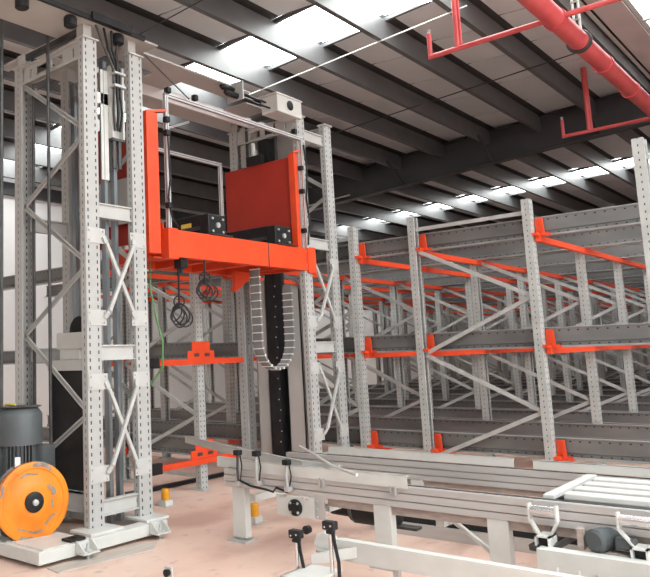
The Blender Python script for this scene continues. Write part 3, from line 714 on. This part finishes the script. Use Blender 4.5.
for x in (-4.30, -3.2, -2.06, -.6):
    l = build('leg', MB().box(x - .06, x + .06, YF + .005, YF + .085, .03, .45), 'white', cv, bevel=.004)
    build('foot', MB().box(x - .10, x + .10, YF - .05, YF + .13, .0, .014), 'galv', l)
for x in (-4.2, -3.45, -2.5):
    build('cross_member', MB().box(x - .03, x + .03, YN + .08, YF, .33, .39), 'white', cv)
build('leg_brace', MB().bar((-2.14, YN + .10, .20), (-2.62, YN + .22, .46), .03, .03), 'white', cv, bevel=.006)
for x in (-3.42, -2.80):
    build('guard_bracket', MB().box(x - .025, x + .025, YN - .008, YN, .53, .605).box(x - .025, x - .012, YN - .024, YN - .008, .53, .605).box(x + .012, x + .025, YN - .024, YN - .008, .53, .605), 'alu', cv)
# sheet guards
def sheet(pts, z0, z1, name, lip=.03):
    mb = MB()
    for (xa, ya), (xb, yb) in zip(pts[:-1], pts[1:]):
        d = Vector((xb - xa, yb - ya, 0)).normalized(); n = Vector((-d.y, d.x, 0))
        a, b = Vector((xa, ya, 0)), Vector((xb, yb, 0)); za, zb = Vector((0, 0, z0)), Vector((0, 0, z1)); n4 = n * .006
        mb.add([a+za, b+za, b+za+n4, a+za+n4, a+zb, b+zb, b+zb+n4, a+zb+n4], [(3,2,1,0),(4,5,6,7),(0,1,5,4),(1,2,6,5),(2,3,7,6),(3,0,4,7)])
        l = n * lip; t = Vector((0, 0, -.005))
        mb.add([a+zb+t, b+zb+t, b+zb+t+l, a+zb+t+l, a+zb, b+zb, b+zb+l, a+zb+l], [(3,2,1,0),(4,5,6,7),(0,1,5,4),(1,2,6,5),(2,3,7,6),(3,0,4,7)])
    return build(name, mb, 'white', cv)
sheet([(-4.62, 5.26), (-4.05, 5.150), (-2.68, 5.130)], .592, .682, 'near_guide')
sheet([(-5.98, 6.27), (-4.68, 5.68), (-3.70, 5.28), (-3.3, 5.22)], .625, .70, 'flared_guide')
sheet([(-4.1, 6.31), (-2.34, 6.30)], .62, .688, 'far_guide'); sheet([(-2.19, 6.30), (.9, 6.30)], .62, .688, 'far_guide')
tag(build('loose_bar', MB().tube([(-4.02, 5.72, .755), (-3.75, 5.52, .735), (-3.3, 5.12, .71), (-2.95, 4.90, .70)], .012), 'white'), 'bent white rod lying across the conveyor in front of the far tower', 'rod')
# slat deck on the right
sd = thing('slat_deck', 'white slatted lifting deck set between the conveyor rails on the right', 'deck', (-.8, 5.7, .56))
build('end_bar', MB().box(-1.78, -1.71, 5.25, 6.22, .585, .625), 'white', sd, bevel=.004)
for y in (5.33, 5.55, 5.77, 5.99):
    build('slat', MB().box(-1.66, .9, y - .06, y + .06, .60, .64), 'white', sd, bevel=.008)
build('under_frame', MB().box(-1.75, .9, 5.28, 5.33, .48, .60).box(-1.75, .9, 6.0, 6.05, .48, .60), 'galv', sd)
build('black_edge', MB().box(-1.71, -1.66, 5.25, 6.12, .56, .60), 'black', sd)
# roller brackets on near rail
for x, lab in ((-1.72, 'white forked bracket with short roller on the near rail, beside the leg'), (-1.19, 'white forked bracket with roller on the near rail at the right edge')):
    rb = thing('roller_bracket', lab, 'bracket', (x, 5.08, .36), 'forked roller brackets')
    w = .075 if x < -1.5 else .10
    for s in (-1, 1):
        build('arm', MB().prism([(s * w, .60), (s * (w + .012), .60), (s * (w + .012), .50), (s * .045, .42), (s * .045, .36), (s * .033, .36), (s * .033, .42), (s * w, .50)], (x, 5.02, 0), (1, 0, 0), (0, 0, 1), (0, .05, 0)), 'white', rb)
    build('roller', MB().cyl((x - w, 5.05, .56), (x + w, 5.05, .56), .032, 16), 'chrome', rb, smooth=True)
    build('socket', MB().box(x - .045, x - .033, 4.98, 5.12, .345, .42).box(x + .033, x + .045, 4.98, 5.12, .345, .42).box(x - .045, x + .045, 4.98, 5.12, .41, .42).box(x - .045, x + .045, 4.98, 5.12, .335, .347), 'white', rb)
    build('socket_core', MB().box(x - .033, x + .033, 5.02, 5.10, .347, .41), 'black', rb)
sb = thing('transfer_beam', 'deep white steel beam below the forked roller brackets', 'beam', (-1.2, 4.9, .1))
build('web', MB().prism([(0, .10), (0, .36), (.10, .36), (.10, .35), (.015, .35), (.015, .10)], (-1.73, 4.90, 0), (0, 1, 0), (0, 0, 1), (2.4, 0, 0)), 'white', sb)
for x in (-1.62, -1.50): build('stiffener', MB().prism([(0, 0), (.06, 0), (0, .10)], (x, 4.90, .17), (0, -1, 0), (0, 0, 1), (.012, 0, 0)), 'white', sb)
mb = MB()
for x, z in ((-1.40, .25), (-1.40, .19), (-1.33, .25), (-1.33, .19)): mb.cyl((x, 4.90, z), (x, 4.885, z), .016, 6)
build('bolts', mb, 'galv', sb)
m2 = thing('gear_motor', 'dark grey motor lying under the conveyor between the forked brackets', 'motor', (-1.42, 5.2, .35))
build('body', MB().lathe((-1.43, 5.00, .425), (.30, .95, 0), [(0, .02), (.0, .05), (.015, .068), (.10, .068), (.11, .06), (.34, .06), (.36, .04)], 26), 'motor', m2, smooth=True)
build('terminal_box', MB().box(-1.33, -1.22, 5.04, 5.12, .385, .45), 'motor', m2, bevel=.012)
build('mount', MB().box(-1.53, -1.495, 5.03, 5.08, .36, .48).box(-1.46, -1.2, 5.02, 5.3, .352, .362), 'rust', m2)
tag(build('conveyor_strut', MB().bar((-1.78, 4.98, .34), (-1.62, 5.5, .44), .05, .035).bar((-1.70, 4.98, .33), (-1.52, 5.5, .43), .03, .03), 'dark'), 'dark strut between the white beam and conveyor frame on the right', 'strut')
# drive gearbox plate near the hoist end
dr = thing('drive_gearbox', 'white conveyor drive plate with black round bearing flange', 'gearbox', (-3.66, 5.16, .27))
build('side_plate', MB().box(-3.87, -3.50, 5.13, 5.142, .28, .445).box(-3.87, -3.50, 5.14, 5.26, .28, .288), 'white', dr, bevel=.004)
fl = build('bearing_flange', MB().lathe((-3.675, 5.13, .355), (0, -1, 0), [(0, .066), (.014, .066), (.02, .055), (.022, .035), (.035, .033), (.035, .015)], 28), 'black', dr, smooth=True)
mb = MB()
for a in (.8, 2.36, 3.93, 5.5): mb.cyl((-3.675 + math.cos(a) * .05, 5.112, .355 + math.sin(a) * .05), (-3.675 + math.cos(a) * .05, 5.102, .355 + math.sin(a) * .05), .011, 6)
build('flange_bolts', mb, 'galv', fl)
build('clamp_plate', MB().box(-3.50, -3.41, 5.15, 5.16, .28, .45), 'alu', dr)
mb = MB()
for x, z in ((-3.47, .42), (-3.47, .36), (-3.47, .30), (-3.60, .435), (-3.56, .43), (-3.82, .43), (-3.78, .435)): mb.cyl((x, 5.14, z), (x, 5.122, z), .010, 6)
build('bolts', mb, 'galv', dr)
m3 = thing('gear_motor', 'black drum motor lying under the conveyor behind the drive plate', 'motor', (-3.1, 5.5, .2))
build('body', MB().lathe((-3.62, 5.60, .30), (1, -.0, 0), [(0, .03), (.0, .07), (.22, .075), (.23, .10), (.60, .10), (.61, .07)], 28), 'black', m3, smooth=True)
build('fan_end', MB().lathe((-3.39, 5.60, .30), (-1, 0, 0), [(0, .104), (.03, .104), (.04, .09), (.04, .03)], 28), 'motor', m3, smooth=True)
build('mount', MB().box(-3.4, -2.85, 5.55, 5.65, .195, .215).box(-3.3, -3.2, 5.55, 5.65, .37, .45), 'dark', m3)
# slim sensors on rods by the near rail
for k, (x, z0, z1, lab) in enumerate(((-4.235, .50, .745, 'black-headed sensor on a rod above the first conveyor leg'), (-4.03, .52, .75, 'black-headed sensor on a bent rod, second from the hoist end'), (-3.72, .50, .70, 'black-headed sensor on a short rod above the drive plate'))):
    t = thing('rod_sensor', lab, 'sensor', (x, 5.09, z0), 'sensors along the near rail')
    build('rod', MB().tube([(x, 5.09, z0), (x, 5.085, (z0 + z1) / 2), (x + .004, 5.09, z1)], .011), 'dark' if k == 0 else 'galv', t)
    build('head', MB().box(x - .025, x + .035, 5.06, 5.12, z1 - .01, z1 + .035), 'black', t, bevel=.008)
    build('cable', MB().tube([(x + .02, 5.1, z1), (x + .03, 5.11, z1 - .1), (x + .012, 5.10, z0)], .006, 6), 'black', t)
    build('clamp', MB().box(x - .02, x + .02, 5.075, 5.135, z0 - .02, z0 + .02), 'alu', t)
tag(build('sensor_cable', MB().tube([(-4.25, 5.10, .53), (-4.1, 5.09, .49), (-3.95, 5.10, .475), (-3.88, 5.11, .46), (-3.84, 5.1, .50), (-3.74, 5.12, .47)], .010), 'black'), 'black cable draped along the near rail below the sensors', 'cable')
# floor channel under the conveyor
fc = thing('floor_channel', 'pale floor channel with black hose on top under the conveyor', 'channel', (-2.8, 6.5, 0))
build('channel', MB().prism([(0, 0), (0, .10), (.08, .10), (.08, .09), (.03, .09), (.03, 0)], (-3.6, 6.16, 0), (0, 1, 0), (0, 0, 1), (4.2, 0, 0)), 'alu', fc)
build('hose', MB().box(-3.55, .6, 6.20, 6.28, .10, .15), 'black', fc)
tag(build('floor_guide', MB().box(-6.72, -6.66, 6.0, 8.4, 0, .05), 'black'), 'black guide strip on the floor beside the rack foot', 'strip')
# amber beacons
def beacon(x, y, label):
    t = thing('beacon', label, 'beacon', (x, y, 0), 'amber floor beacons')
    build('base', MB().prism([(-.06, 0), (.06, 0), (.055, .06), (-.055, .06)], (x, y - .055, 0), (1,0,0), (0,0,1), (0,.11,0)), 'white', t, bevel=.004)
    l = build('lens', MB().lathe((x, y, .06), (0, 0, 1), [(0, .045)] + [(.012 * i + .006, .047 if i % 2 else .043) for i in range(9)] + [(.118, .04)], 20), 'amber', t, smooth=True)
    build('base_plate', MB().box(x - .09, x + .08, y - .075, y + .075, 0, .008), 'galv', t)
beacon(-5.945, 5.90, 'amber ribbed beacon on the floor near the tower base')
beacon(-4.644, 5.80, 'amber ribbed beacon on the floor behind the first conveyor leg')
# foreground low conveyor
lc = thing('low_conveyor', 'low white-edged conveyor frame crossing the bottom foreground', 'conveyor', (-2.2, 4.6, 0))
build('side_rail', MB().prism([(0, .165), (0, .30), (.07, .30), (.07, .29), (.012, .29), (.012, .165)], (-2.98, 4.62, 0), (0, 1, 0), (0, 0, 1), (3.2, 0, 0)), 'white', lc)
for x in (-2.55, -1.2):
    l = build('leg', MB().box(x - .02, x + .02, 4.64, 4.68, .01, .29), 'galv', lc)
    build('foot', MB().box(x - .07, x + .07, 4.58, 4.74, 0, .012).cyl((x, 4.62, .012), (x, 4.62, .03), .016, 6), 'galv', l)
build('end_casting', MB().prism([(0, .02), (.05, 0), (.16, .0), (.20, .05), (.17, .10), (.10, .12), (.04, .10)], (-3.17, 4.60, .22), (1, 0, 0), (0, 0, 1), (0, .06, 0)), 'white', lc, bevel=.01)
build('roller_cap', MB().lathe((-3.19, 4.60, .345), (0, -1, 0), [(0, .028), (.04, .03), (.045, .02)], 16), 'black', lc, smooth=True)
build('pivot', MB().lathe((-3.07, 4.60, .175), (0, 0, 1), [(0, .04), (.02, .045), (.03, .045), (.035, .06), (.05, .06)], 18), 'galv', lc, smooth=True)
build('head_plate', MB().box(-3.05, -2.80, 4.05, 4.40, .165, .175).box(-3.05, -3.04, 4.05, 4.40, .12, .175), 'white', lc)
build('end_plate', MB().add([(-3.08, 4.45, .15), (-2.82, 4.62, .20), (-2.82, 4.62, .27), (-3.08, 4.45, .22), (-3.085, 4.46, .15), (-2.825, 4.63, .20), (-2.825, 4.63, .27), (-3.085, 4.46, .22)],
      [(0,1,2,3),(7,6,5,4),(0,4,5,1),(1,5,6,2),(2,6,7,3),(3,7,4,0)]), 'white', lc)
for (x, y, z0, z1, lab) in ((-3.075, 4.28, .10, .36, 'black sensor head on a steel post, left of the pair in the foreground'), (-2.815, 4.30, .15, .445, 'black sensor head on a steel post, right of the pair in the foreground')):
    t = thing('post_sensor', lab, 'sensor', (x, y, z0), 'foreground sensors')
    build('post', MB().cyl((x, y, z0 - .1), (x, y, z1), .014, 12), 'chrome', t, smooth=True)
    h = build('head', MB().box(x - .045, x + .045, y - .03, y + .03, z1, z1 + .055).box(x - .02, x + .025, y - .028, y + .028, z1 - .025, z1), 'black', t, bevel=.008)
    build('screws', MB().cyl((x - .02, y - .03, z1 + .02), (x - .02, y - .037, z1 + .02), .007, 8).cyl((x + .025, y - .03, z1 + .03), (x + .025, y - .037, z1 + .03), .007, 8), 'chrome', h)
    build('cable', MB().tube([(x + .02, y, z1), (x + .028, y, z1 - .08), (x + .045, y + .01, z1 - .2), (x + .05, y, z0 - .12)], .012), 'black', t)
fs = thing('floor_sensor', 'white bracket with black knob at the bottom edge of the floor', 'sensor', (-3.83, 3.84, 0))
build('bracket', MB().box(-3.86, -3.79, 3.80, 3.812, .0, .16).box(-3.86, -3.79, 3.80, 3.88, 0, .01), 'white', fs)
build('knob', MB().lathe((-3.82, 3.80, .125), (0, -1, 0), [(0, .022), (.03, .026), (.035, .018)], 16), 'black', fs, smooth=True)
build('orange_rail', MB().box(-3.80, -3.60, 3.78, 3.80, .03, .06), 'orange', fs)

# ------------------------------------------------------------------ sprinkler pipework
PZ = 5.6
mp = thing('fire_main', 'thick red fire main running below the roof at upper right', 'pipe', (-2.6, 12, PZ))
build('pipe', MB().cyl((-2.62, -10, PZ), (-2.50, WALL_Y - .1, PZ), .125, 24), 'pipe', mp, smooth=True)
for y in (9.62, 11.75, 13.3, 15.3): build('coupling', MB().cyl((-2.572, y - .05, PZ), (-2.570, y + .05, PZ), .142, 24), 'pipe', mp, smooth=True)
hg = thing('pipe_hanger', 'white steel hanger clamp looped around the red fire main', 'hanger', (-2.57, 10.6, PZ))
build('clamp', MB().lathe((-2.57, 10.56, PZ), (0, 1, 0), [(0, .15), (.02, .16), (.06, .16), (.08, .15)], 28), 'dark', hg, smooth=True)
for s in (-.035, .035): build('strap', MB().box(-2.57 + s - .01, -2.57 + s + .01, 10.57, 10.63, PZ + .13, zroof(-2.57) - .02), 'white', hg)
for z in (.3, .55, .8): build('strap_bolt', MB().cyl((-2.62, 10.56, PZ + z), (-2.52, 10.56, PZ + z), .012, 8), 'galv', hg)
for (y, x0, x1, xr, lab) in ((9.58, -4.19, -1.75, -3.80, 'nearer thin red sprinkler branch crossing the fire main'), (15.36, -4.18, -2.55, -3.72, 'farther thin red sprinkler branch in front of the dark girder')):
    b = thing('sprinkler_branch', lab, 'pipe', (x0, y, PZ), 'sprinkler branches')
    build('branch_pipe', MB().cyl((x0, y, PZ), (x1, y, PZ), .035, 12), 'pipe', b, smooth=True)
    build('riser', MB().cyl((xr, y, PZ), (xr, y, zroof(xr) - .03), .038, 12), 'pipe', b, smooth=True)
    build('riser_strap', MB().cyl((xr + .05, y, PZ + .02), (xr + .05, y, zroof(xr) - .03), .018, 8), 'pipe', b, smooth=True)
    build('upturn', MB().cyl((x0, y, PZ - .03), (x0, y, PZ + .33), .032, 12), 'pipe', b, smooth=True)
    h = build('sprinkler_head', MB().lathe((x0, y, PZ + .33), (0, 0, 1), [(0, .02), (.03, .015), (.05, .03), (.055, .03)], 12), 'galv', b, smooth=True)
# pale roof trim right of the fire main
zt = zroof(-2.9)
struct(build('trim_90', MB().box(-2.93, -2.86, -8, 30, zt - .14, zt - .13).box(-2.93, -2.92, -8, 30, zt - .14, zt - .03), 'white'))
struct(build('trim_91', MB().box(-2.86, -2.44, -8, 30, zt - .06, zt - .05), 'gutter'))

for ob in bpy.data.objects:
    if ob.parent and ob.name.split('.')[0] in ('chain_links', 'bolts', 'mast_bolts', 'cooling_fins', 'flange_bolts', 'screws', 'bracket_hole', 'slot'):
        ob['kind'] = 'stuff'
